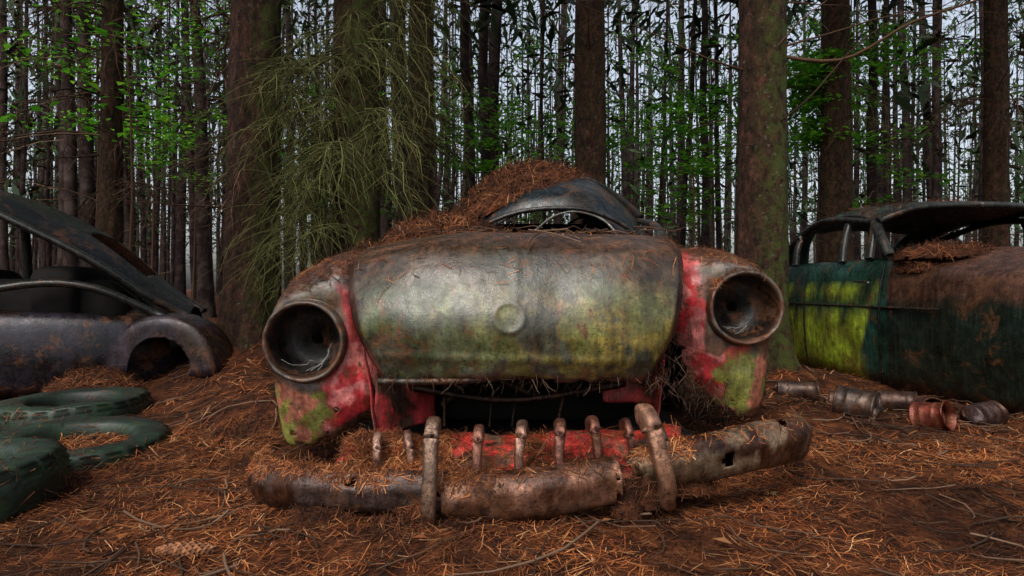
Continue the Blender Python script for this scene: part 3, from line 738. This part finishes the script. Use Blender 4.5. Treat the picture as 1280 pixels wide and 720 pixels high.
def colL(s,y,z):
    n=fbm(s,y,z,3)
    if z>4: return lerp((.006,.007,.009),(.016,.012,.011),sm(-.1,.3,n))
    return lerp((.020,.018,.028),(.024,.013,.010),sm(-.0,.25,n))
e,b,rr,Mx=wreck('wrecked_coupe',(-2.22,4.6,.0),math.pi+.32,
 [(0,.42,.1,.33,.38),(.2,.62,.03,.42,.48),(.6,.72,0,.47,.55),(1.2,.75,0,.5,.58),(2.4,.75,0,.55,.6),(3.2,.72,0,.55,.68),(3.9,.6,.05,.5,.62),(4.1,.45,.1,.4,.5)],
 (.35,2.5),[(.05,.38,.48),(.2,.46,.60),(.35,.54,.75),(.55,.6,.93),(.85,.62,1.12),(1.3,.63,1.28),(1.8,.62,1.34),(2.1,.6,1.28)],colL,
 lambda s,u: (.30<s<.60 and abs(u)<.5) ,
 [[(2.5,.7,.57),(2.3,.66,.95),(2.1,.58,1.2)],[(1.3,.72,.52),(1.3,.68,.9),(1.3,.61,1.2)],[(.15,.60,.44),(.5,.68,.62),(.85,.68,.64),(1.35,.7,.52)],[(.05,.44,.44),(.25,.54,.57),(.5,.62,.77),(.9,.65,1.0),(1.3,.65,1.16),(2.1,.6,1.16)]],rd=.16)
it=MB(); it.box((1.2,0,.44),(.85,.5,.24),bev=.3); it.box((.75,.1,.56),(.14,.5,.2),bev=.4); make('seats',it,M_blk,e,M=Mx)
fs=MB(); rows=[];cols=[]
for i in range(33):
    a=math.pi*i/32; r=[];c=[]
    for j in range(17):
        w=j/16; rad=.30*(1-.45*sm(.40,1,w))
        x=-2.08+rad*1.10*math.cos(a); z=.10+(.36*(1-.36*sm(.40,1,w)))*math.sin(a)**.8
        y=4.04-.28*math.sin(math.pi*.5*min(1,w*1.5))
        r.append((x+.01*nz(x,w,z,6),y,z+.012*nz(x,w,3,7))); c.append(lerp((.034,.024,.036),(.03,.015,.011),sm(-.1,.2,fbm(x,y,z,5))))
    rows.append(r);cols.append(c)
fs.grid(rows,cols,keep=lambda i,j: not (j>14 and nz(i*.4,j*.5,2,1)>.15)); make('rear_fender',fs,M_dark,e,solid=.004)
def torus(mb,c,Rr,w,h,rot,S=150,T=32,col=W3):
    rows=[]
    for i in range(S):
        a=2*math.pi*i/S; row=[]
        for k in range(T):
            b_=2*math.pi*k/T; cf,sf=math.cos(b_),math.sin(b_)
            rr_=Rr+h*math.copysign(abs(cf)**.5,cf); zz=w*math.copysign(abs(sf)**.55,sf)
            if cf>.35: rr_+=.008*(1 if k%2 else -1)*(1 if (i//2)%3 else .2)
            if abs(sf)>.6: zz+=math.copysign(.004*(1 if k%2 else -1),sf)
            zz-=.008*nz(math.cos(a)*2,math.sin(a)*2,c[0],1)
            row.append(Vector(c)+rot@Vector((rr_*math.cos(a),rr_*math.sin(a),zz)))
        rows.append(row)
    rows.append(rows[0]); mb.grid(rows,[[col]*T]*(S+1),closed=True)
tr=MB(); torus(tr,(-2.08,4.1,.12),.2,.07,.08,Matrix.Rotation(math.pi/2,3,'X')); make('wheel',tr,M_tyre,e)
dbm=MB(); mound(dbm,-2.35,3.60,.26,.16,.04,.15,2); make('debris',dbm,M_ground,e); P,N=sample(dbm,1600); needles('debris_needles',P,N,.03,.1,.003,M_needled,e,.4,.012)

def tyre(c,rx,ry,Rr=.25,w=.070):
    e=empty('mossy_tyre'); t=MB(); rot=Matrix.Rotation(ry,3,'Y')@Matrix.Rotation(rx,3,'X')
    torus(t,c,Rr,w,.070,rot); make('tyre_casing',t,M_tyre,e)
    P,N=sample(t,700,lambda c,N:(N[:,2]>.3)*1.0); needles('needles_on_tyre',P,N,.03,.08,.0020,M_needled,e,.1,.004)
tyre((-2.08,3.04,.030),.02,-.02)
tyre((-1.66,2.44,-.012),.05,.04)
tyre((-1.66,1.83,.045),.02,-.05)
def can(x,y,r,L,a,tilt,col):
    e=empty('rusty_can'); c=MB(); z=gh(x,y)+r*.85
    d=Vector((math.cos(a)*math.cos(tilt),math.sin(a)*math.cos(tilt),math.sin(tilt))); o=Vector((x,y,z))
    pr=[(-.5,.02),(-.49,.6),(-.5,.93),(-.5,1.06),(-.47,1.06),(-.455,1.0),(-.22,1.0),(-.2,1.04),(-.17,1.0),(.15,1.0),(.18,1.04),(.2,.99),(.45,.98),(.46,1.05),(.5,1.05)]
    c.tube([o+d*(t*L) for t,_ in pr],[r*q for _,q in pr],24,1,col)
    for i,v in enumerate(c.v): c.v[i]=v+Vector((1,1,1))*.010*nz(v.x,v.y,v.z,16)
    make('can_shell',c,M_bump,e,solid=.003)
for q in [(1.57,2.92,.066,.16,2.4,.1,(.13,.09,.08)),(1.70,3.18,.05,.22,-.5,.05,(.10,.05,.04)),(1.80,2.74,.058,.13,-1.0,.2,(.24,.06,.04)),(1.96,3.0,.055,.15,-1.9,.1,(.12,.05,.04)),(1.98,3.3,.055,.18,-.4,.0,(.09,.05,.04)),(2.14,2.9,.055,.15,.3,.1,(.08,.05,.05)),(1.52,3.4,.05,.2,-.4,.0,(.08,.05,.04))]: can(*q)

# ------------------------------------------------------------------ light, sky, camera
w=bpy.data.worlds.new('World'); scene.world=w; w.use_nodes=True; nt=w.node_tree
sky=nt.nodes.new('ShaderNodeTexSky'); sky.sky_type='NISHITA'; sky.sun_disc=False; sky.sun_elevation=el; sky.sun_rotation=az; sky.dust_density=5; sky.air_density=1.0; sky.ozone_density=1.0
hs=nt.nodes.new('ShaderNodeHueSaturation'); hs.inputs['Saturation'].default_value=.5; hs.inputs['Value'].default_value=1.9
nt.links.new(sky.outputs[0],hs.inputs['Color'])
bg=nt.nodes['Background']; bg.inputs['Strength'].default_value=.135; nt.links.new(hs.outputs[0],bg.inputs['Color'])
ld=bpy.data.lights.new('sun','SUN'); ld.energy=1.15; ld.angle=math.radians(12); ld.color=(1,.94,.84)
lo=bpy.data.objects.new('sun',ld); scene.collection.objects.link(lo)
S=Vector((math.cos(el)*math.sin(az),math.cos(el)*math.cos(az),math.sin(el))); lo.rotation_euler=S.to_track_quat('Z','Y').to_euler()
cd=bpy.data.cameras.new('camera'); co=bpy.data.objects.new('camera',cd); scene.collection.objects.link(co)
co.location=(0,0,.62); co.rotation_euler=(math.radians(90),0,0); cd.lens=22.5; cd.sensor_width=36; cd.clip_end=1000; cd.clip_start=.02
scene.camera=co
